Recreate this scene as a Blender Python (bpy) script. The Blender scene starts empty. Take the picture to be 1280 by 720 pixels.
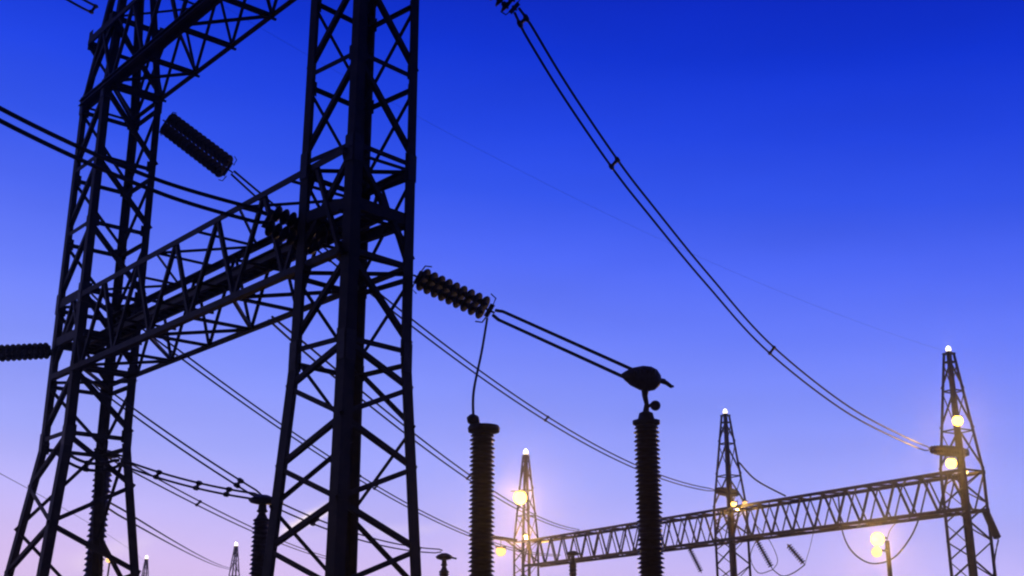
import bpy, math, random
from mathutils import Vector, Matrix
random.seed(7)
V = Vector
scene = bpy.context.scene
C = scene.collection

# ------------------------------------------------------------------ camera
F, PITCH, EYE = 1500.0, math.atan(0.309), 1.7
cp, sp = math.cos(PITCH), math.sin(PITCH)
cam = bpy.data.cameras.new('camera'); co = bpy.data.objects.new('camera', cam); C.objects.link(co)
cam.sensor_width = 36; cam.lens = 36 * F / 1280; cam.clip_start = 0.1; cam.clip_end = 9000
co.location = (0, 0, EYE); co.rotation_euler = (math.pi / 2 + PITCH, 0, 0)
scene.camera = co

def at(px, py, Y):
    """world point on the ground distance Y that is seen in the given direction"""
    u = 360 - py
    y = F * cp - u * sp; z = F * sp + u * cp; x = px - 640
    return V((x * Y / y, Y, EYE + z * Y / y))

# ------------------------------------------------------------------ materials
def mat(name, col, rough=.6, metal=0.0, noise=0.35, scale=6, col2=None, emit=None, strength=0, bump=0.0):
    m = bpy.data.materials.new(name); m.use_nodes = True
    nt = m.node_tree; b = nt.nodes['Principled BSDF']
    b.inputs['Specular IOR Level'].default_value = .22 if rough > .4 else .4
    b.inputs['Roughness'].default_value = rough; b.inputs['Metallic'].default_value = metal
    if emit:
        b.inputs['Base Color'].default_value = (*col, 1)
        b.inputs['Emission Color'].default_value = (*emit, 1); b.inputs['Emission Strength'].default_value = strength
        return m
    tc = nt.nodes.new('ShaderNodeTexCoord')
    n = nt.nodes.new('ShaderNodeTexNoise'); n.inputs['Scale'].default_value = scale; n.inputs['Detail'].default_value = 6
    r = nt.nodes.new('ShaderNodeValToRGB')
    c2 = col2 or tuple(c * (1 + noise) for c in col); c1 = tuple(c * (1 - noise) for c in col)
    r.color_ramp.elements[0].position = .38; r.color_ramp.elements[0].color = (*c1, 1)
    r.color_ramp.elements[1].position = .66; r.color_ramp.elements[1].color = (*c2, 1)
    nt.links.new(tc.outputs['Object'], n.inputs['Vector'])
    nt.links.new(n.outputs['Fac'], r.inputs['Fac']); nt.links.new(r.outputs['Color'], b.inputs['Base Color'])
    if bump:
        bp = nt.nodes.new('ShaderNodeBump'); bp.inputs['Strength'].default_value = bump
        nt.links.new(n.outputs['Fac'], bp.inputs['Height']); nt.links.new(bp.outputs['Normal'], b.inputs['Normal'])
    return m

M = dict(
    steel=mat('weathered_dark_steel', (.012, .011, .010), .62, .0, .4, 2.5, (.026, .019, .014)),
    steel2=mat('galvanised_steel', (.028, .025, .025), .5, .2, .35, 3),
    porcelain=mat('brown_porcelain', (.035, .020, .012), .28, 0, .3, 9),
    disc=mat('insulator_glaze', (.010, .009, .009), .6, 0, .3, 9),
    wire=mat('aluminium_cable', (.022, .022, .026), .6, .2, .2, 12),
    fitting=mat('cast_fitting', (.028, .026, .028), .5, .2, .3, 12),
    concrete=mat('concrete', (.24, .23, .21), .9, 0, .2, 4, bump=.3),
    gravel=mat('gravel', (.10, .095, .09), .95, 0, .5, 30, bump=.6),
    lamp=mat('lit_floodlight_glass', (.9, .8, .5), .3, emit=(1.0, .60, .13), strength=4.2),
    lamp_soft=mat('lit_diffuser', (.9, .85, .6), .3, emit=(1.0, .58, .18), strength=1.7),
    beacon=mat('lit_beacon_glass', (.9, .9, .85), .3, emit=(1.0, .86, .66), strength=2.2),
)

# ------------------------------------------------------------------ mesh helpers
class MB:
    def __init__(s): s.v = []; s.f = []
    def box8(s, p):
        n = len(s.v); s.v += p
        s.f += [tuple(n + i for i in q) for q in ((0,3,2,1),(4,5,6,7),(0,1,5,4),(1,2,6,5),(2,3,7,6),(3,0,4,7))]
        return s
    def slab(s, p0, p1, a, b):
        """prism from p0 to p1 whose section runs from 0 to vector a and 0 to vector b"""
        return s.box8([p0, p0 + a, p0 + a + b, p0 + b, p1, p1 + a, p1 + a + b, p1 + b])
    def angle(s, p0, p1, d1, d2, w, t):
        ax = (p1 - p0).normalized()
        d1 = (d1 - ax * d1.dot(ax)).normalized(); d2 = d2 - ax * d2.dot(ax); d2 = (d2 - d1 * d2.dot(d1)).normalized()
        s.slab(p0, p1, d1 * w, d2 * t); s.slab(p0 + d2 * t, p1 + d2 * t, d1 * t, d2 * (w - t)); return s
    def bar(s, p0, p1, w, h=None, up=V((0, 0, 1))):
        h = h or w; ax = (p1 - p0).normalized()
        if abs(ax.dot(up)) > .98: up = V((0, 1, 0))
        a = ax.cross(up).normalized() * w; b = a.cross(ax).normalized() * h
        return s.slab(p0 - a / 2 - b / 2, p1 - a / 2 - b / 2, a, b)
    def tube(s, pts, r, n=6):
        base = len(s.v)
        for i, p in enumerate(pts):
            t = (pts[min(i + 1, len(pts) - 1)] - pts[max(i - 1, 0)]).normalized()
            a = t.cross(V((0, 0, 1)) if abs(t.z) < .95 else V((0, 1, 0))).normalized(); b = a.cross(t)
            rr = r[i] if isinstance(r, (list, tuple)) else r
            for k in range(n):
                g = 2 * math.pi * k / n; s.v.append(p + (a * math.cos(g) + b * math.sin(g)) * rr)
        for i in range(len(pts) - 1):
            for k in range(n):
                o = base + i * n; s.f.append((o + k, o + (k + 1) % n, o + n + (k + 1) % n, o + n + k))
        s.f.append(tuple(base + k for k in range(n))[::-1]); s.f.append(tuple(base + (len(pts) - 1) * n + k for k in range(n)))
        return s
    def lathe(s, prof, p0, axis, n=16):
        axis = axis.normalized(); pts = [p0 + axis * h for h, r in prof]
        a = axis.cross(V((0, 0, 1)) if abs(axis.z) < .95 else V((0, 1, 0))).normalized(); b = a.cross(axis)
        base = len(s.v)
        for p, (h, r) in zip(pts, prof):
            for k in range(n):
                g = 2 * math.pi * k / n; s.v.append(p + (a * math.cos(g) + b * math.sin(g)) * max(r, .001))
        for i in range(len(pts) - 1):
            for k in range(n):
                o = base + i * n; s.f.append((o + k, o + (k + 1) % n, o + n + (k + 1) % n, o + n + k))
        s.f.append(tuple(base + k for k in range(n))[::-1]); s.f.append(tuple(base + (len(pts) - 1) * n + k for k in range(n)))
        return s
    def build(s, name, m, parent=None, smooth=False):
        o0 = WLOC.get(parent.name, V((0, 0, 0))) if parent else V((0, 0, 0))
        me = bpy.data.meshes.new(name); me.from_pydata([tuple(p - o0) for p in s.v], [], s.f)
        me.materials.append(m); me.validate()
        if smooth: me.polygons.foreach_set('use_smooth', [True] * len(me.polygons))
        o = bpy.data.objects.new(name, me); C.objects.link(o)
        if parent: o.parent = parent
        WLOC[o.name] = o0
        return o
WLOC = {}
def thing(name, label, cat, loc, group=None):
    o = bpy.data.objects.new(name, None); C.objects.link(o); o.location = loc; o.empty_display_size = .5
    o['label'] = label; o['category'] = cat
    if group: o['group'] = group
    WLOC[o.name] = V(loc); return o

# ------------------------------------------------------------------ lattice towers
def tower(label, cx, cy, u, v, prof, up_nodes, low_nodes, top, group, lw, bw, near=True, peak=None):
    """prof(z) gives the width; up_nodes = single diagonals + struts, low_nodes = zigzag"""
    t = thing('lattice_tower', label, 'tower', (cx, cy, 0), group); c = V((cx, cy, 0))
    sg = {'n': (-1, -1), 'r': (-1, 1), 'l': (1, -1), 'f': (1, 1)}
    def cor(k, z):
        a, b = sg[k]; h = prof(z) / 2; return c + u * (a * h) + v * (b * h) + V((0, 0, z))
    zs = sorted(set([0] + list(low_nodes) + list(up_nodes) + [top]))
    brk = [0, 8.6, 13.5] if near else [0, 13.5]
    brk = [b for b in brk if b < top] + ([21.1, top] if near and top > 22 else [top])
    for k, (a, b) in sg.items():
        m = MB()
        for i in range(len(brk) - 1):
            w = lw * (1.0 if brk[i] < 13 else .88)
            m.angle(cor(k, brk[i]), cor(k, brk[i + 1]), -u * a, -v * b, w, w * .14 + .008)
        leg = m.build('leg', M['steel'], t)
        if near:
            for i in range(1, len(brk) - 1):            # splice plates
                p = cor(k, brk[i]); q = MB()
                q.slab(p - u * (-a) * .0 + u * a * .012 - V((0, 0, .35)), p + u * a * .012 + V((0, 0, .35)), u * a * .02, -v * b * lw * .9)
                q.slab(p + v * b * .012 - V((0, 0, .35)), p + v * b * .012 + V((0, 0, .35)), v * b * .02, -u * a * lw * .9)
                q.build('splice_plate', M['steel2'], leg)
    faces = [('n', 'r', -u), ('r', 'f', v), ('n', 'l', -v), ('l', 'f', u)]
    for fi, (k0, k1, out) in enumerate(faces):
        inn = -out
        front = fi in (0, 2); w = bw * (1 if front else .8); off = inn * (.02 if near else .01)
        dz = (.16 if front else -.16) if near else 0
        for i, z in enumerate(up_nodes):
            a, b = cor(k0, z + dz), cor(k1, z + dz)
            MB().angle(a + off, b + off, V((0, 0, -1)), inn, w, w * .16).build('strut', M['steel'], t)
            if i < len(up_nodes) - 1:
                z2 = up_nodes[i + 1]
                p, q = cor(k0, z2 + dz - .12), cor(k1, z + dz + .12)
                MB().angle(p + off * 2.4, q + off * 2.4, V((0, 0, 1)), inn, w, w * .16).build('diagonal_brace', M['steel'], t)
        L = list(low_nodes)
        if near and not front: L = L[::2] if len(L) % 2 else L[::2] + [L[-1]]
        ph = 1 if fi == 1 else 0
        for i in range(len(L) - 1):
            z0, z1 = L[i], L[i + 1]
            a, b = (k0, k1) if (i + ph) % 2 == 0 else (k1, k0)
            MB().angle(cor(a, z0) + off, cor(b, z1) + off, V((0, 0, 1)), inn, w * .95, w * .15).build('diagonal_brace', M['steel'], t)
        if near:
            for z in up_nodes:
                for k, o2 in ((k0, k1), (k1, k0)):
                    p = cor(k, z + dz); d = (cor(o2, z + dz) - p).normalized()
                    MB().slab(p + off * .4 - V((0, 0, .2)), p + off * .4 + V((0, 0, .2)), d * .34, inn * .012).build('gusset_plate', M['steel'], t)
    for k in sg:
        p = cor(k, 0); a, b = sg[k]; p = p - u * a * .1 - v * b * .1
        MB().slab(p - V((.45, .45, .3)), p - V((.45, .45, -.35)), V((.9, 0, 0)), V((0, .9, 0))).build('footing', M['concrete'], t)
    if near:
        for z in (10.8, 13.5):                          # horizontal cross bracing at the beam seats
            MB().angle(cor('n', z), cor('f', z), V((0, 0, -1)), u, .11, .016).build('plan_brace', M['steel'], t)
            MB().angle(cor('l', z - .02), cor('r', z - .02), V((0, 0, -1)), v, .11, .016).build('plan_brace', M['steel'], t)
        for k0, k1, out in faces:                       # heavy channels round the tower at mid beam height
            a, b = cor(k0, 11.95), cor(k1, 11.95)
            MB().slab(a - out * .02, b - out * .02, V((0, 0, .30)), -out * .03).slab(a - out * .05, b - out * .05, V((0, 0, .03)), -out * .12).slab(a - out * .05 + V((0, 0, .27)), b - out * .05 + V((0, 0, .27)), V((0, 0, .03)), -out * .12).build('ring_channel', M['steel'], t)
    # cap plate
    h = prof(top) / 2 + .02
    MB().slab(c - u * h - v * h + V((0, 0, top)), c - u * h - v * h + V((0, 0, top + .1)), u * 2 * h, v * 2 * h).build('cap_plate', M['steel'], t)
    return t, cor

az = lambda d: (V((math.sin(d), math.cos(d), 0)), V((math.cos(d), -math.sin(d), 0)))
U, W = az(math.radians(-41.1))
T2 = V((-3.87, 28.0, 0)); T1 = T2 + U * 16.07
def prof_near(sl, k=1.0):
    def p(z): return k * q(z)
    def q(z):
        if z < 8.6: return 2.05 + (8.6 - z) * sl
        if z > 24: return max(.35, 2.0 - (z - 24) * .26)
        return 2.05 - (z - 8.6) * .004
    return p
UPN = [8.65, 10.8, 13.5, 15.95, 18.4, 21.1, 23.8]
LOW = [1.2, 2.13, 3.1, 4.03, 4.98, 5.9, 6.87, 7.8, 8.65]
LOW1 = [.4, 1.7, 3.0, 4.3, 5.7, 7.1, 8.65]
UT, WT = az(math.radians(-47.5))
t2, cor2 = tower('large dark lattice tower filling the middle of the view, nearest of all towers', T2.x, T2.y, UT, WT, prof_near(.10), UPN, LOW, 30, 'near lattice towers', .30, .128)
t1, cor1 = tower('dark lattice tower at the far left, joined to the nearest tower by two beams', T1.x + .08, T1.y, U, W, prof_near(.215, 1.08), UPN, LOW1, 30, 'near lattice towers', .29, .15)

# ------------------------------------------------------------------ lattice beams
def beam(label, A, B, u, v, zb, zt, hw, n, cw, bw, group, ext=1.0, spine=None, heavy=None, cross=False):
    a0 = A - u * ext; b0 = B + u * ext; L = (b0 - a0).length
    t = thing('lattice_beam', label, 'beam', ((A + B) / 2) + V((0, 0, zb)), group)
    P = lambda s, side, z: a0 + u * (L * s) + v * side + V((0, 0, z))
    for side in (-1, 1):
        for z in (zb, zt):
            w = cw * (heavy if heavy and z == zb and side == -1 else 1)
            MB().angle(P(0, side * hw, z), P(1, side * hw, z), v * -side, V((0, 0, 1 if z == zb else -1)), w, w * .16).build('chord', M['steel'], t)
    ins = hw - .03
    for i in range(n):
        s0, s1 = i / n, (i + 1) / n
        sm = (s0 + s1) / 2
        for side in (-1, 1):
            za, zc_ = (zt - .04, zb + .04) if cross and side == 1 else (zb + .04, zt - .04)
            MB().angle(P(s0, side * ins, za), P(sm, side * ins, zc_), u, v * -side, bw, bw * .16).build('diagonal_brace', M['steel'], t)
            MB().angle(P(sm, side * ins, zc_), P(s1, side * ins, za), u, v * -side, bw, bw * .16).build('diagonal_brace', M['steel'], t)
        for z, d in ((zb + .03, 1), (zt - .03, -1)):
            q0, q1 = ((s0, -1), (s1, 1)) if (i % 2 == 0) else ((s0, 1), (s1, -1))
            MB().angle(P(q0[0], q0[1] * ins, z), P(q1[0], q1[1] * ins, z), u, V((0, 0, d)), bw * .8, bw * .14).build('lacing_bar', M['steel'], t)
            MB().angle(P(s0, -ins, z), P(s0, ins, z), u, V((0, 0, d)), bw * .8, bw * .14).build('cross_bar', M['steel'], t)
    if spine:
        zc, sp_, dep, y0 = spine
        wk = None
        for sd in (-1, 1):
            q = P(0, y0 + sd * sp_ / 2, zc - dep / 2); r = P(1, y0 + sd * sp_ / 2, zc - dep / 2)
            m = MB().slab(q, r, V((0, 0, dep)), v * .03 * sd)
            m.slab(q + v * sd * .03, r + v * sd * .03, V((0, 0, .03)), v * .09 * sd).slab(q + v * sd * .03 + V((0, 0, dep - .03)), r + v * sd * .03 + V((0, 0, dep - .03)), V((0, 0, .03)), v * .09 * sd)
            m.build('spine_channel', M['steel2'], t)
        k = int(L / .45); m = MB()
        for i in range(k):
            s = (i + .5) / k; m.bar(P(s, y0 - sp_ / 2, zc), P(s, y0 + sp_ / 2, zc), .09, dep * .7)
        m.build('spine_slats', M['steel2'], t)
        for i in range(n + 1):                       # hangers that hold it
            s = min(max(i / n, .01), .99)
            MB().bar(P(s, y0 - ins if y0 == 0 else y0, zc - dep / 2 - .05), P(s, y0 + ins if y0 == 0 else y0 + 2 * ins, zc - dep / 2 - .05), .07).build('cross_bar', M['steel'], t)
    return t
beam('lower dark lattice beam joining the two large near towers, with a heavy channel along its middle', T2, T1, U, W, 10.8, 13.5, 1.04, 7, .18, .11, 'near lattice beams', .9, (12.1, .36, .27, 0))
beam('upper dark lattice beam crossing the top left corner between the near towers', T2, T1, U, W, 21.1, 23.8, 1.03, 7, .18, .11, 'near lattice beams', 1.0, (21.2, .2, .22, -.9), 1.5)

# ------------------------------------------------------------------ far gantry
U2, W2 = az(math.radians(-29.5))
T5 = V((29.6, 79.0, 0)); T4 = T5 + U2 * 23.67; T3 = T5 + U2 * 57.1
def prof_far(top):
    def p(z):
        return 2.0 if z < 13.5 else 2.0 + (z - 13.5) / (top - 13.5) * (.58 - 2.0)
    return p
FUP = [13.5, 16.2, 18.9]; FLOW = [0.5, 1.7, 2.9, 4.1, 5.3, 6.5, 7.7, 8.9, 10.1, 11.3, 12.4, 13.5]
def far_tower(label, p, top, u=U2, v=W2, s=1.0, g='far gantry towers', fup=FUP):
    return tower(label, p.x, p.y, u, v, prof_far(top), [z for z in fup if z < top - 1.5] + [top - .5], FLOW, top, g, .235, .10, near=False)
far_tower('lit lattice tower at the right end of the far gantry, two floodlights on it', T5, 21.4)
far_tower('lattice tower in the middle of the far gantry, small lit lamp at its beam joint', T4, 21.2)
t3, _ = far_tower('lattice tower at the left end of the far gantry, beside the brightest floodlight', T3, 22.5)
T6 = at(295, 684, 225); T7 = at(183, 700, 258)
U3 = (V((T7.x, T7.y, 0)) - V((T6.x, T6.y, 0))).normalized(); W3 = V((U3.y, -U3.x, 0))
far_tower('small distant lattice tower seen right beside the brown post insulator left of centre', V((T6.x, T6.y, 0)), T6.z, U3, W3, g='distant lattice towers')
far_tower('smallest distant lattice tower, just right of the leftmost near tower base', V((T7.x, T7.y, 0)), T7.z, U3, W3, g='distant lattice towers')
beam('long lattice beam of the far gantry between its right and middle towers', T5, T4, U2, W2, 10.8, 13.5, 1.06, 11, .23, .13, 'far gantry beams', 1.0, cross=True)
beam('long lattice beam of the far gantry between its middle and left towers', T4, T3, U2, W2, 10.79, 13.49, 1.05, 14, .22, .12, 'far gantry beams', -1.1, cross=True)

# ------------------------------------------------------------------ insulator strings
DISC = {}
def disc_mesh(r):
    r = round(r, 3)
    if r not in DISC:
        m = MB().lathe([(-.115, .04), (-.11, .07), (-.05, .08), (-.03, r * .55), (.01, r * .9), (.035, r), (.06, r * .98), (.065, r * .8), (.055, r * .7), (.075, r * .6), (.06, r * .4), (.08, .03), (.12, .03)], V((0, 0, 0)), V((0, 0, 1)), 14)
        me = bpy.data.meshes.new('insulator_disc'); me.from_pydata([tuple(p) for p in m.v], [], m.f); me.materials.append(M['disc']); me.validate()
        me.polygons.foreach_set('use_smooth', [True] * len(me.polygons)); DISC[r] = me
    return DISC[r]
def string(label, A, B, r=.16, pitch=.16, sep=.36, side=None, group='tension insulator strings', link=.25, rows=2, horns=False, taper=0):
    t = thing('insulator_string', label, 'insulator', A, group)
    ax = (B - A).normalized(); L = (B - A).length
    side = side or V((0, 0, 1)); side = (side - ax * side.dot(ax)).normalized()
    n = max(3, int((L - 2 * link) / pitch)); rot = ax.to_track_quat('Z', 'Y')
    offs = [side * (sep * (k - (rows - 1) / 2)) for k in range(rows)]
    me = disc_mesh(r)
    for o in offs:
        for i in range(n):
            d = bpy.data.objects.new('insulator_disc', me); C.objects.link(d); d.parent = t
            k_ = 1 - taper * (2 * (i + .5) / n - 1) ** 2; d.scale = (k_, k_, 1)
            d.location = ax * (link + pitch * (i + .5)) + o; d.rotation_mode = 'QUATERNION'; d.rotation_quaternion = rot
    nrm = ax.cross(side)
    for p, e in ((A + ax * link * .6, 1), (A + ax * (link + n * pitch + link * .4), -1)):
        m = MB(); h = sep / 2 * (rows - 1) + .06
        if rows > 1:
            q = p - side * h - nrm * .012
            m.slab(q, q + side * 2 * h, ax * .12, nrm * .024)
        else: m.bar(p - ax * .04, p + ax * .1, .07)
        m.build('yoke_plate', M['fitting'], t)
    MB().tube([A, A + ax * link * .7], .028).build('end_link', M['fitting'], t)
    e0 = A + ax * (link + n * pitch + link * .2)
    MB().tube([e0, B], .028).build('end_link', M['fitting'], t)
    if horns:
        for p, s in ((A + ax * link * .8, 1), (A + ax * (L - link * .8), -1)):
            for q in (1, -1):
                b0 = p + side * q * (sep / 2)
                MB().tube([b0, b0 + side * q * .22 + ax * s * .03, b0 + side * q * .27 + ax * s * .2], .018).build('arcing_horn', M['fitting'], t)
    return t

# ------------------------------------------------------------------ conductors
def plane_pt(A, B, px, py):
    """point seen in the given direction, on the vertical plane through A and B"""
    u = 360 - py; k = (px - 640) / (F * cp - u * sp)
    dx, dy = B.x - A.x, B.y - A.y; s = (k * A.y - A.x) / (dx - k * dy)
    Y = A.y + s * dy; return at(px, py, Y), s
def curve(A, B, mid, n=40, t0=0.0, t1=1.0):
    m, s = plane_pt(A, B, *mid)
    c = (m.z - A.z - (B.z - A.z) * s) / (s * s - s)
    out = []
    for i in range(n + 1):
        t = t0 + (t1 - t0) * i / n; p = A.lerp(B, t); p.z = A.z + (B.z - A.z) * t + c * (t * t - t); out.append(p)
    return out
def twin(label, pts, d=.4, r=.026, ov=V((.7, 0, .7)), spacers=(), group='twin overhead conductors', pinch=True, name='power_line'):
    t = thing(name, label, 'power line', pts[0], group)
    N = len(pts) - 1
    off = []
    for i in range(N + 1):
        ax = (pts[min(i + 1, N)] - pts[max(i - 1, 0)]).normalized(); o = (ov - ax * ov.dot(ax)).normalized() * d / 2
        if pinch: o = o * min(1, .6 + i / (N * .1), .4 + (N - i) / (N * .04))
        off.append(o)
    for s in (-1, 1):
        MB().tube([p + o * s for p, o in zip(pts, off)], r, 6).build('wire', M['wire'], t)
    for f in spacers:
        i = min(N - 1, max(1, int(f * N))); p = pts[i]; o = off[i]; ax = (pts[i + 1] - pts[i - 1]).normalized()
        m = MB(); m.bar(p - o * 1.15, p + o * 1.15, .07, .09)
        for s in (-1, 1):
            q = p + o * s; m.tube([q - ax * .13, q - ax * .06, q + ax * .06, q + ax * .13], [.04, .075, .075, .04], 8)
        m.build('spacer', M['fitting'], t)
    return t
def single(label, pts, r=.03, name='jumper_cable', cat='cable', group=None, mm='wire'):
    o = MB().tube(pts, r, 6).build(name, M[mm]); o['label'] = label; o['category'] = cat
    if group: o['group'] = group
    return o
def smooth(pts, n=8):
    P = [pts[0]] + pts + [pts[-1]]; out = []
    for i in range(1, len(P) - 2):
        for k in range(n):
            t = k / n; a, b, c, d = P[i - 1:i + 3]
            out.append(.5 * ((2 * b) + (c - a) * t + (2 * a - 5 * b + 4 * c - d) * t * t + (3 * b - a - 3 * c + d) * t ** 3))
    out.append(pts[-1]); return out

# main line : upper right, near tower to right end of far gantry
sA = cor2('r', 21.0); sB = at(646, 13, 29.5)
string('dark insulator string cut by the top edge, above the long sagging line', sA, sB, .21, .22, .34, horns=True, link=.14)
e5 = at(1161, 562, 77.5)
main = smooth([sB] + [plane_pt(sB, e5, *q)[0] for q in ((703, 108), (768, 204), (812, 261), (885, 350), (965, 438), (1060, 512), (1130, 549))] + [e5], 10)
twin('long twin line sagging from the top edge down to the right-hand far tower', main, .30, .042, spacers=(.026, .25, .625))
string('dark insulator string holding the long sagging line to the right-hand far tower', e5, at(1212, 566, 78.4), .26, .2, .26, link=.1, taper=.55)

# string on left tower, line to middle far tower
s0 = cor1('r', 20.3); s0 = at(204, 150, s0.y); s1 = at(291, 216, 38.6)
string('fat black insulator string high between the two near towers, sloping down right', s0, s1, .24, .26, .44, horns=True, link=.2)
e4 = at(893, 613, 98.2)
twin('twin line passing behind the nearest tower to the middle far tower', curve(s1, e4, (664, 511), 70), .24, .040, spacers=(.05, .10, .45, .75))
string('small dark insulator string on the middle tower of the far gantry', e4, at(924, 617, 99.3), .26, .2, .26, link=.08, taper=.5)

# left line coming in over the left tower to the beam
b0 = at(408, 304, 28.0); b1 = at(334, 273, 28.2)
string('black insulator string across the lower beam where the left line ends', b0, b1, .22, .21, .40, link=.12)
lf = smooth([b1, at(193, 231, 26.2), at(0, 143, 22.5), at(-260, -10, 18.5), at(-620, -260, 14)], 14)
twin('thick twin line entering at the left edge and ending on the lower beam', lf, .44, .050, ov=V((-.5, 0, .8)), spacers=())

# string to the right of the nearest tower, with line to the tall post insulator
h0 = at(517, 344, 28.0); h1 = at(618, 391, 27.2)
string('black insulator string reaching right from the nearest tower, above the left post insulator', h0, h1, .19, .225, .22, side=V((.3, 0, 1)), horns=True, link=.16)
p1 = at(797, 472, 24.6)
twin('short straight twin line from the insulator string to the tallest post insulator', curve(h1, p1, (711, 433), 20), .22, .042, ov=V((.3, 0, 1)), spacers=(), pinch=True)

# string at left edge on the left tower
q0 = cor1('l', 13.3); q0 = at(66, 438, q0.y); q1 = at(-25, 443, 38.0)
string('black insulator string cut by the left edge, level with the lower beam', q0, q1, .18, .21, .22, link=.12)
twin('twin line leaving past the left edge from the left insulator string', smooth([q1, at(-300, 400, 34), at(-700, 250, 28)], 10), .4, .03, spacers=())

twin('twin line cut by the top left corner, ending at the left tower', smooth([at(118, 12, 40.3), at(88, -4, 39), at(-60, -90, 34), at(-300, -240, 27)], 10), .3, .045, spacers=(.06,))
# lines down to the right from the left tower and beam
e3 = at(700, 694, 121)
a3 = at(150, 386, 40.6)
twin('twin line dropping from the lower beam behind the nearest tower to the far gantry', curve(a3, e3, (400, 566), 60), .20, .036, spacers=(.30, .34))
a9 = at(338, 398, 33.5); e9 = at(724, 663, 118)
twin('twin line leaving the nearest tower right side and ending on the far beam', curve(a9, e9, (587, 597), 60), .23, .036, spacers=(.36, .55))
P3 = at(328, 622, 36)
twin('twin line from the left tower down to the small post insulator, the upper of two', curve(at(118, 478, 40), P3, (240, 566), 24), .18, .03, spacers=(.9,))
g = at(150, 577, 39.2)
twin('thick drooping twin cable from the left tower waist to the small post insulator', curve(g, P3 + V((-.1, 0, .02)), (235, 604), 24), .18, .038, spacers=(.3, .62, .8))
twin('twin line sloping behind the small post insulator from the left tower', curve(at(120, 560, 41), at(430, 702, 120), (250, 630), 50), .22, .032, spacers=(.2,))
twin('lowest twin line on the left, ending on the small distant tower', curve(at(120, 622, 42), at(289, 711, 222), (215, 678), 50), .27, .04, spacers=())
twin('thick short twin cable hanging in the lower waist of the left tower', curve(at(70, 560, 39), g, (110, 583), 16), .22, .055, spacers=(.2, .5, .8))

P4 = at(552, 689, 50)
twin('faint twin line between the small and the low post insulators', curve(P3, P4, (455, 673), 30), .2, .026, spacers=(.25,))

# shield wires
single('hair-thin shield wire high across the sky to the right-hand far tower top', curve(at(150, -70, 45), at(1185, 440, 79), (640, 208), 60), .004, 'shield_wire', 'wire', 'thin shield wires')
single('hair-thin shield wire low at the left edge of the view', curve(at(-60, 560, 60), at(183, 703, 257), (30, 608), 30), .02, 'shield_wire', 'wire', 'thin shield wires')

# second line leaving the middle far tower
single('dark cable sloping from the middle far tower down onto the beam', smooth([at(924, 578, 98), at(945, 600, 97), at(982, 620, 95)], 8), .07, 'jumper_cable', 'cable', 'far gantry cables')

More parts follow.
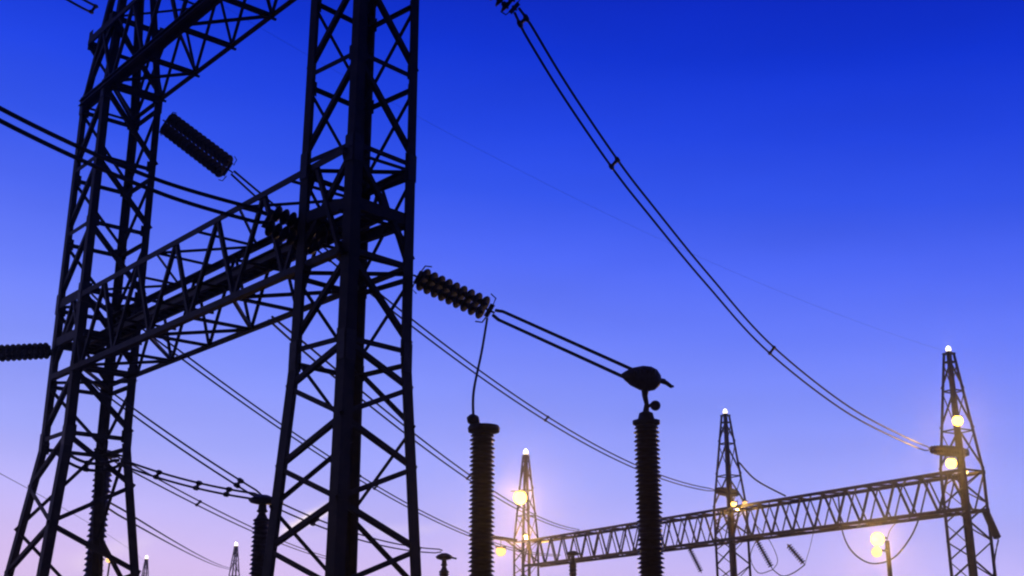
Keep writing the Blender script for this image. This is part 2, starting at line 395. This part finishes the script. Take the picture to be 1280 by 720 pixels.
# ------------------------------------------------------------------ post insulators
def post(label, px, py_top, Y, r, zb, cap, n_sheds, joint=None):
    """porcelain column from height zb up to the given top, on a steel stand"""
    p = at(px, py_top, Y); c = V((p.x, p.y, 0)); H = p.z
    t = thing('post_insulator', label, 'insulator', (p.x, p.y, 0), 'post insulators')
    prof = []; h = H - zb; pitch = h / n_sheds
    for i in range(n_sheds):
        z = i * pitch; f = 1.0 - .06 * i / n_sheds
        if joint and abs(i - joint) < 1: prof += [(z, r * .7), (z + pitch * .2, r * .86), (z + pitch * .8, r * .86), (z + pitch * .99, r * .72)]; continue
        rr = r * f * (1.0 if i % 2 == 0 else .93)
        prof += [(z, r * .74 * f), (z + pitch * .22, r * .74 * f), (z + pitch * .34, rr), (z + pitch * .46, rr), (z + pitch * .86, r * .78 * f)]
    prof.append((h, r * .7))
    MB().lathe(prof, c + V((0, 0, zb)), V((0, 0, 1)), 24).build('porcelain_column', M['porcelain'], t, True)
    MB().lathe([(-.25, r * 1.05), (-.2, r * 1.1), (-.03, r * .95), (0, r * .8)], c + V((0, 0, zb)), V((0, 0, 1)), 20).build('base_flange', M['fitting'], t)
    st = MB(); q = r * .9
    for a in (-1, 1):
        for b in (-1, 1):
            st = MB().angle(c + V((a * q * 1.2, b * q * 1.2, 0)), c + V((a * q, b * q, zb - .26)), V((-a, 0, 0)), V((0, -b, 0)), .09, .012); st.build('stand_leg', M['steel2'], t)
    MB().slab(c - V((.5, .5, .2)), c + V((-.5, -.5, .2)), V((1, 0, 0)), V((0, 1, 0))).build('footing', M['concrete'], t)
    top = c + V((0, 0, H))
    if cap == 'tall':
        MB().lathe([(0, r * .8), (.03, r * 1.0), (.1, r * 1.0), (.13, r * .62), (.26, r * .5), (.3, r * .2)], top, V((0, 0, 1)), 20).build('head_flange', M['fitting'], t, True)
        MB().tube([top + V((0, 0, .28)), top + V((.02, 0, .45)), top + V((-.01, 0, .62)), top + V((.0, 0, .80))], [.07, .05, .06, .09], 10).build('stem', M['fitting'], t)
        MB().lathe([(-.06, .02), (-.06, .07), (0, .11), (.06, .07), (.06, .02)], top + V((.2, 0, .42)), V((.2, 1, .1)), 14).build('terminal_ring', M['fitting'], t, True)
        MB().bar(top + V((0, 0, .36)), top + V((.2, 0, .5)), .06).build('terminal_arm', M['fitting'], t)
        MB().lathe([(-.48, .03), (-.40, .10), (-.26, .19), (-.05, .26), (.12, .265), (.25, .22), (.34, .12), (.37, .03)], top + V((-.02, 0, 1.0)), V((1, .1, -.12)), 20).build('clamp_shroud', M['fitting'], t, True)
        for k in range(4):
            q = top + V((-.22 + .13 * k, -.2, .99 + .04 * (k % 2))); MB().lathe([(0, .02), (0, .04), (.12, .04), (.12, .02)], q, V((0, -.3, 1)), 6).build('clamp_bolt', M['fitting'], t)
        MB().bar(top + V((-.2, 0, .84)), top + V((.15, 0, .8)), .14, .06).build('clamp_plate', M['fitting'], t)
        MB().tube([top + V((.28, .1, 1.0)), top + V((.42, .1, .98)), top + V((.5, .1, .9))], [.04, .035, .02], 8).build('drip_tail', M['fitting'], t)
        MB().tube([top + V((.28, 0, .96)), top + V((.45, 0, .90)), top + V((.55, 0, .82)), top + V((.6, 0, .83))], [.05, .05, .04, .02], 8).build('drip_tail', M['fitting'], t)
    elif cap == 'flange':
        MB().lathe([(0, r * .8), (.03, r * 1.15), (.12, r * 1.2), (.17, r * 1.1), (.19, r * .5)], top + V((.03, 0, 0)), V((0, 0, 1)), 20).build('head_flange', M['fitting'], t, True)
        MB().bar(top + V((0, 0, .15)), top + V((-.2, 0, .26)), .09).build('terminal_arm', M['fitting'], t)
        MB().lathe([(-.1, .03), (-.09, .1), (0, .15), (.09, .1), (.1, .03)], top + V((-.2, 0, .3)), V((.3, .2, 1)), 14).build('terminal_knob', M['fitting'], t, True)
    else:
        MB().lathe([(0, r * .8), (.04, r * .9), (.10, r * .6), (.25, r * .35), (.3, r * .6), (.36, r * .45), (.5, r * .4)], top, V((0, 0, 1)), 16).build('head_flange', M['fitting'], t, True)
        MB().lathe([(0, r * .5), (.05, r * 1.25), (.13, r * 1.5), (.2, r * 1.2), (.28, r * .5)], top + V((0, 0, .5)), V((0, 0, 1)), 18).build('clamp_shroud', M['fitting'], t, True)
        MB().bar(top + V((r, 0, .62)), top + V((r * 2.1, 0, .56)), .07).build('terminal_arm', M['fitting'], t)
    return t
post('tallest dark ribbed post insulator, right of centre, with a rounded clamp on top', 808, 532, 24.5, .285, 2.3, 'tall', 44, 20)
post('ribbed post insulator with flat flange and side knob, left of the brightest floodlight', 603, 542, 25.5, .29, 2.3, 'flange', 44)
post('small ribbed brown post insulator left of the nearest tower base', 327, 652, 36, .29, 2.2, 'small', 26)
post('low post insulator just right of the nearest tower, only its cap in view', 555, 716, 50, .24, 2.0, 'small', 24)
post('thin distant post insulator in front of the far beam left of the tallest one', 716, 706, 70, .26, 2.0, 'small', 24)

post('ribbed brown post insulator standing behind the left tower, mostly hidden by its leg', 129, 590, 43, .36, 2.2, 'small', 30)
# jumper from string down to the second post
single('thin jumper cable hanging from the insulator string to the left post insulator', smooth([at(609, 398, 27.2), at(602, 440, 26.8), at(592, 490, 26), at(592, 526, 25.5)], 8), .03, 'jumper_cable', 'cable')

# hanging strings and loops under the far beam
def on_beam(px, py, side=0.0):
    A = T5 + W2 * side; B = T3 + W2 * side; p, s = plane_pt(A, B, px, py); return p, s
def hang(label, a, b, dY=0):
    p, _ = on_beam(*a); q = at(b[0], b[1], p.y + dY)
    return string(label, p, q, .25, .19, .2, rows=1, group='insulator strings hung from the far beam', link=.1), p, q
_, _, H1 = hang('short hanging string under the far beam, just right of the tallest post insulator', (860, 682), (877, 716))
_, _, H2 = hang('short hanging string beside the middle far tower, under the beam', (945, 674), (966, 712))
_, _, H3 = hang('detached-looking short string slanting right of the middle far tower', (984, 680), (1006, 706))
single('small jumper arc joining the two hanging strings by the middle far tower', smooth([H2, at(978, 720, H2.y), at(992, 716, H2.y), H3], 8), .045, group='far gantry cables')
single('thin cable loop beside the hanging string of the middle far tower', smooth([at(946, 674, 96), at(938, 696, 96), at(948, 716, 96), H2], 8), .035, group='far gantry cables')
single('thin loop cable curving up right of the middle far tower', smooth([at(944, 655, 96.6), at(962, 676, 96), at(972, 700, 96), H2], 8), .03, group='far gantry cables')
single('thin drop wire rising to the far beam from the slanting string', [H3, at(1012, 686, 92), at(1020, 652, 89)], .022, group='far gantry cables')
single('wide cable loop hanging under the far beam behind the lamp post', smooth([at(1048, 618, 85), at(1052, 660, 85), at(1064, 688, 84), at(1088, 704, 83), at(1116, 698, 82), at(1138, 672, 81), at(1150, 645, 80)], 8), .055, group='far gantry cables')
single('narrow cable arc curving above the lamp post under the far beam', smooth([at(1106, 690, 82), at(1112, 664, 82), at(1124, 650, 82)], 8), .03, group='far gantry cables')
rr = T5 + V((0, 0, 0))
string('insulator string hanging down the right side of the right-hand far tower', at(1230, 635, 79), at(1248, 675, 78), .26, .15, .3, group='insulator strings hung from the far beam', rows=1, link=.1)
single('thin drop cable below the right-hand string, at the right edge', smooth([at(1248, 675, 78), at(1244, 695, 78), at(1241, 735, 78), at(1240, 800, 78)], 6), .05, group='far gantry cables')

# ------------------------------------------------------------------ lamps
PW = dict(lamp=3600, lamp_soft=1700, beacon=60)
def glow(p, power, parent, rad=.15, col=(1.0, .55, .14), d=None):
    l = bpy.data.lights.new('bulb', 'SPOT' if d else 'POINT'); l.energy = power
    if d: l.spot_size = math.radians(115); l.spot_blend = .9
    l.color = col; l.shadow_soft_size = rad
    o = bpy.data.objects.new('bulb', l); C.objects.link(o); o.parent = parent; o.location = p - WLOC[parent.name]
    if d: o.rotation_mode = 'QUATERNION'; o.rotation_quaternion = (-d).to_track_quat('Z', 'Y')
def floodlight(label, p, size=.34, m='lamp', d=V((-.3, -1, -.25)), arm=None, group='lit floodlights'):
    t = thing('floodlight', label, 'floodlight', p, group); d = d.normalized()
    MB().lathe([(-.02, size * 1.0), (.0, size), (.03, size * .96), (.10, size * .75), (.13, size * .3), (.14, .01)], p, d, 20).build('lens', M[m], t, True)
    MB().lathe([(-size * 1.1, size * .3), (-size * .9, size * .55), (-.1, size * 1.05), (-.025, size * 1.08), (-.025, .5 * size)], p, d, 20).build('housing', M['fitting'], t, True)
    glow(p + d * (.16 + size * .5), PW[m] * (size / .4) ** 2, t, size * .4, d=d)
    MB().slab(p - V((size * 1.15, 0, 0)) + d * .02 + V((0, 0, size * .95)), p + V((size * 1.15, 0, 0)) + d * .02 + V((0, 0, size * .95)), d * size * .8, V((0, 0, .03))).build('visor', M['fitting'], t)
    q = arm if arm else p - d * size * 1.2 + V((0, 0, -.5))
    MB().bar(p - d * size * .8, q, .07).build('bracket', M['steel2'], t)
    return t
def toward(a, b): return (b - a)
floodlight('bright round floodlight high on the right-hand far tower', at(1197, 526, 77.2), .34, arm=at(1197, 540, 78.6))
floodlight('lower floodlight on the right-hand far tower, under the dark string', at(1189, 579, 76.6), .34, arm=at(1196, 584, 78.5))
floodlight('small golden lamp at the beam joint of the middle far tower', at(917, 630, 97.3), .22, arm=at(917, 622, 99), d=V((.1, -1, -.5)))
floodlight('small golden lamp right beside the first one on the middle far tower', at(931, 629, 97.8), .20, m='lamp_soft', arm=at(926, 622, 99), d=V((.4, -1, -.6)))
floodlight('brightest largest floodlight on the left tower of the far gantry', at(650, 622, 125.4), .72, arm=at(658, 628, 127.5))
floodlight('pale floodlight under the short arm left of the far gantry', at(626, 689, 125.2), .5, m='lamp_soft', arm=at(626, 675, 126.0), d=V((0, -1, -.4)))
arm = MB().bar(at(612, 671, 126.5), at(646, 676, 127.5), .35).bar(at(630, 673.5, 126.5), at(652, 690, 127.6), .15).build('lamp_arm', M['steel2'], t3)

floodlight('lit lamp half hidden behind the small brown post insulator', at(336, 698, 44), .11, m='lamp', arm=at(332, 720, 44.4))
floodlight('lit lamp low behind the left tower beside the hidden post insulator', at(136, 700, 52), .11, m='lamp_soft', arm=at(134, 724, 52.4))
# lamp post
lp = at(1110, 690, 66); t = thing('lamp_post', 'lit lamp post with two stacked lamp heads under the right part of the far beam', 'lamp post', (lp.x, lp.y, 0))
pb = V((lp.x, lp.y, 0)); zt = at(1110, 676, 66).z
MB().tube([pb, pb + V((0, 0, zt))], [.16, .12], 12).build('pole', M['steel2'], t, True)
MB().slab(pb - V((.4, .4, .2)), pb + V((-.4, -.4, .15)), V((.8, 0, 0)), V((0, .8, 0))).build('footing', M['concrete'], t)
for (px, py, r_, mm) in ((1097, 674, .36, 'lamp'), (1096, 690, .27, 'lamp_soft')):
    q = at(px, py, 65.6)
    a = MB().bar(V((lp.x, lp.y, q.z + .1)), V((q.x, q.y + .1, q.z + .1)), .09).build('lamp_arm', M['steel2'], t)
    h = MB().lathe([(-.34, .1), (-.28, r_ * .7), (-.05, r_ * 1.05), (-.02, r_ * 1.05)], q, V((-.1, -1, -.3)), 18).build('lamp_head', M['fitting'], t, True)
    glow(q + V((-.03, -.4, -.1)), PW[mm], t, .15, d=V((-.1, -1, -.3)))
    MB().lathe([(-.02, r_), (.05, r_ * .95), (.14, r_ * .7), (.19, .02)], q, V((-.1, -1, -.3)), 18).build('lens', M[mm], h, True)

for lab, p, pw in (('small added golden fill lamp inside the middle far tower at the beam', at(922, 634, 99.4), 800),
                   ('small added golden fill lamp inside the far gantry left tower at the beam', at(657, 668, 127.8), 4200),
                   ('small added golden fill lamp inside the right-hand far tower below the floodlights', at(1207, 588, 78.9), 260)):  # made-up lamps, added to gild the tower steel around them
    t = thing('fill_lamp', lab, 'lamp', p, 'added golden fill lamps in the far towers')
    MB().lathe([(0, .04), (.03, .14), (.12, .16), (.2, .1), (.24, .02)], p, V((0, 0, -1)), 12).build('lens', M['lamp_soft'], t, True)
    MB().lathe([(-.16, .03), (-.12, .1), (0, .2), (.01, .2)], p, V((0, 0, -1)), 12).build('housing', M['fitting'], t, True)
    MB().bar(p + V((0, 0, .12)), p + V((0, 0, .6)), .05).build('bracket', M['steel2'], t)
    glow(p + V((0, 0, -.45)), pw, t, .1)

# beacons on the tops
for lab, p, r_ in (('white beacon on the tip of the right-hand far tower', V((T5.x, T5.y, 21.5)), .22),
                   ('white beacon on the tip of the middle far tower', V((T4.x, T4.y, 21.3)), .23),
                   ('white beacon on the tip of the far gantry left tower', V((T3.x, T3.y, 22.6)), .34),
                   ('white beacon on the tip of the small distant tower beside the brown post insulator', V((T6.x, T6.y, T6.z + .1)), .42),
                   ('white beacon on the tip of the smallest distant tower', V((T7.x, T7.y, T7.z + .1)), .42)):
    t = thing('beacon_light', lab, 'beacon', p, 'white beacons on tower tips')
    MB().lathe([(0, r_ * .9), (.1, r_ * .9), (.12, r_ * .7)], p, V((0, 0, 1)), 14).build('base_ring', M['fitting'], t)
    glow(p + V((0, 0, .3 + r_ * 1.7)), PW['beacon'] * (r_ / .24) ** 2, t, .1, (1, .88, .7))
    MB().lathe([(0, r_ * .7), (r_ * .5, r_ * .85), (r_ * 1.1, r_ * .7), (r_ * 1.5, r_ * .3), (r_ * 1.6, .02)], p + V((0, 0, .12)), V((0, 0, 1)), 14).build('lens', M['beacon'], t, True)

# ------------------------------------------------------------------ ground
R = 3500
gnd = MB(); N = 24
ring = [0, 60, 140, 300, 700, R]
vs = []
gnd.v = [V((0, 0, 0))]
for r_ in ring[1:]:
    for k in range(N): gnd.v.append(V((r_ * math.cos(2 * math.pi * k / N), r_ * math.sin(2 * math.pi * k / N), 0)))
for k in range(N): gnd.f.append((0, 1 + k, 1 + (k + 1) % N))
for i in range(len(ring) - 2):
    for k in range(N):
        a = 1 + i * N; gnd.f.append((a + k, a + N + k, a + N + (k + 1) % N, a + (k + 1) % N))
g_ = gnd.build('ground', M['gravel']); g_['kind'] = 'structure'

# ------------------------------------------------------------------ air
HZ = True
if HZ:
    hz = MB().slab(V((-400, -30, -1)), V((-400, -30, 36)), V((800, 0, 0)), V((0, 420, 0)))
    m = bpy.data.materials.new('thin_dusk_air'); m.use_nodes = True; nt = m.node_tree; nt.nodes.remove(nt.nodes['Principled BSDF'])
    pv = nt.nodes.new('ShaderNodeVolumePrincipled'); pv.inputs['Density'].default_value = .00032
    pv.inputs['Color'].default_value = (.9, .88, 1, 1); pv.inputs['Anisotropy'].default_value = .94
    nt.links.new(pv.outputs['Volume'], nt.nodes['Material Output'].inputs['Volume'])
    h = hz.build('haze', m); h['kind'] = 'stuff'; h.display_type = 'WIRE'

# ------------------------------------------------------------------ sky
w = bpy.data.worlds.new('World'); scene.world = w; w.use_nodes = True
nt = w.node_tree; bg = nt.nodes['Background']; N_ = nt.nodes.new; L_ = nt.links.new
tc = N_('ShaderNodeTexCoord'); nm = N_('ShaderNodeVectorMath'); nm.operation = 'NORMALIZE'; L_(tc.outputs['Generated'], nm.inputs[0])
sx = N_('ShaderNodeSeparateXYZ'); L_(nm.outputs['Vector'], sx.inputs[0])
def mth(op, a, b=None, c=None, clamp=False):
    n = N_('ShaderNodeMath'); n.operation = op; n.use_clamp = clamp
    for i, x in enumerate((a, b, c)):
        if x is None: continue
        if isinstance(x, (int, float)): n.inputs[i].default_value = x
        else: L_(x, n.inputs[i])
    return n.outputs[0]
X, Yd, Z = sx.outputs
e = mth('ADD', mth('MULTIPLY', X, SKX := .085), Z)
e = mth('MULTIPLY', e, 1.0, clamp=True)
ramp = N_('ShaderNodeValToRGB'); L_(e, ramp.inputs['Fac'])
def lin(c): return tuple(((x / 255 / 12.92) if x <= 10 else ((x / 255 + .055) / 1.055) ** 2.4) for x in c)
stops = [(0.0, (224, 196, 234)), (.05, (216, 192, 243)), (.095, (192, 183, 250)), (.14, (162, 168, 252)), (.205, (132, 148, 252)), (.265, (102, 124, 249)),
 (.32, (76, 103, 244)), (.37, (48, 83, 235)), (.42, (28, 66, 226)), (.475, (6, 48, 208)), (.535, (0, 32, 184)), (1.0, (0, 16, 104))]
cr = ramp.color_ramp
while len(cr.elements) < len(stops): cr.elements.new(.5)
for el, (p, c) in zip(cr.elements, stops): el.position = p; el.color = (*lin(c), 1)
# darker sky away from the afterglow (behind the camera)
dk = N_('ShaderNodeMapRange'); L_(Yd, dk.inputs['Value']); dk.inputs['From Min'].default_value = -.6; dk.inputs['From Max'].default_value = .75
dk.inputs['To Min'].default_value = .12; dk.inputs['To Max'].default_value = 1
mp = N_('ShaderNodeMapping'); mp.inputs['Scale'].default_value = (2.5, 2.5, 11); L_(nm.outputs['Vector'], mp.inputs['Vector'])
hn = N_('ShaderNodeTexNoise'); hn.inputs['Scale'].default_value = 1.6; hn.inputs['Detail'].default_value = 4; L_(mp.outputs['Vector'], hn.inputs['Vector'])
hv = mth('MULTIPLY_ADD', hn.outputs['Fac'], .22, .89)
vm = N_('ShaderNodeVectorMath'); vm.operation = 'SCALE'; L_(ramp.outputs['Color'], vm.inputs[0]); L_(mth('MULTIPLY', dk.outputs['Result'], hv), vm.inputs['Scale'])
# thin lit cloud streaks low in the west
def streak(px, py, ang, la, lc, amp, scale):
    d = (at(px, py, 100) - V((0, 0, EYE))).normalized(); ca, sa = math.cos(ang), math.sin(ang)
    a = mth('SUBTRACT', X, d.x); b = mth('SUBTRACT', Z, d.z)
    al = mth('DIVIDE', mth('ADD', mth('MULTIPLY', a, ca), mth('MULTIPLY', b, sa)), la)
    acr = mth('SUBTRACT', mth('MULTIPLY', b, ca), mth('MULTIPLY', a, sa))
    ns = N_('ShaderNodeTexNoise'); ns.inputs['Scale'].default_value = scale; ns.inputs['Detail'].default_value = 5; L_(nm.outputs['Vector'], ns.inputs['Vector'])
    wob = mth('MULTIPLY', mth('SUBTRACT', ns.outputs['Fac'], .5), lc * 3)
    ac = mth('DIVIDE', mth('ADD', acr, wob), lc)
    g = mth('EXPONENT', mth('MULTIPLY', mth('ADD', mth('MULTIPLY', al, al), mth('MULTIPLY', ac, ac)), -1))
    g = mth('MULTIPLY', g, mth('MULTIPLY', ns.outputs['Fac'], 2 * amp), clamp=True)
    return mth('MULTIPLY', g, mth('GREATER_THAN', Yd, 0))
s1_ = streak(382, 650, math.radians(30), .022, .0042, 1.4, 60)
s2_ = streak(135, 690, math.radians(20), .03, .006, .3, 40)
s3_ = streak(480, 665, math.radians(5), .05, .004, .22, 40)
tot = mth('ADD', mth('ADD', s1_, s2_), s3_, clamp=True)
mx = N_('ShaderNodeMix'); mx.data_type = 'RGBA'; L_(tot, mx.inputs[0]); L_(vm.outputs['Vector'], mx.inputs[6]); mx.inputs[7].default_value = (*lin((255, 236, 248)), 1)
sky = N_('ShaderNodeTexSky'); sky.sky_type = 'NISHITA'; sky.sun_disc = False
sky.sun_elevation = math.radians(-3); sky.sun_rotation = math.radians(-20)
sc = N_('ShaderNodeVectorMath'); sc.operation = 'SCALE'; L_(sky.outputs['Color'], sc.inputs[0]); sc.inputs['Scale'].default_value = .05
ad = N_('ShaderNodeVectorMath'); ad.operation = 'ADD'; L_(mx.outputs[2], ad.inputs[0]); L_(sc.outputs['Vector'], ad.inputs[1])
L_(ad.outputs['Vector'], bg.inputs['Color']); bg.inputs['Strength'].default_value = 1.0

# ------------------------------------------------------------------ render settings
scene.view_settings.view_transform = 'Standard'; scene.view_settings.look = 'None'
scene.view_settings.exposure = 0; scene.view_settings.gamma = 1
scene.render.engine = 'CYCLES'
scene.cycles.filter_width = 2.2
scene.cycles.max_bounces = 5; scene.cycles.volume_bounces = 0
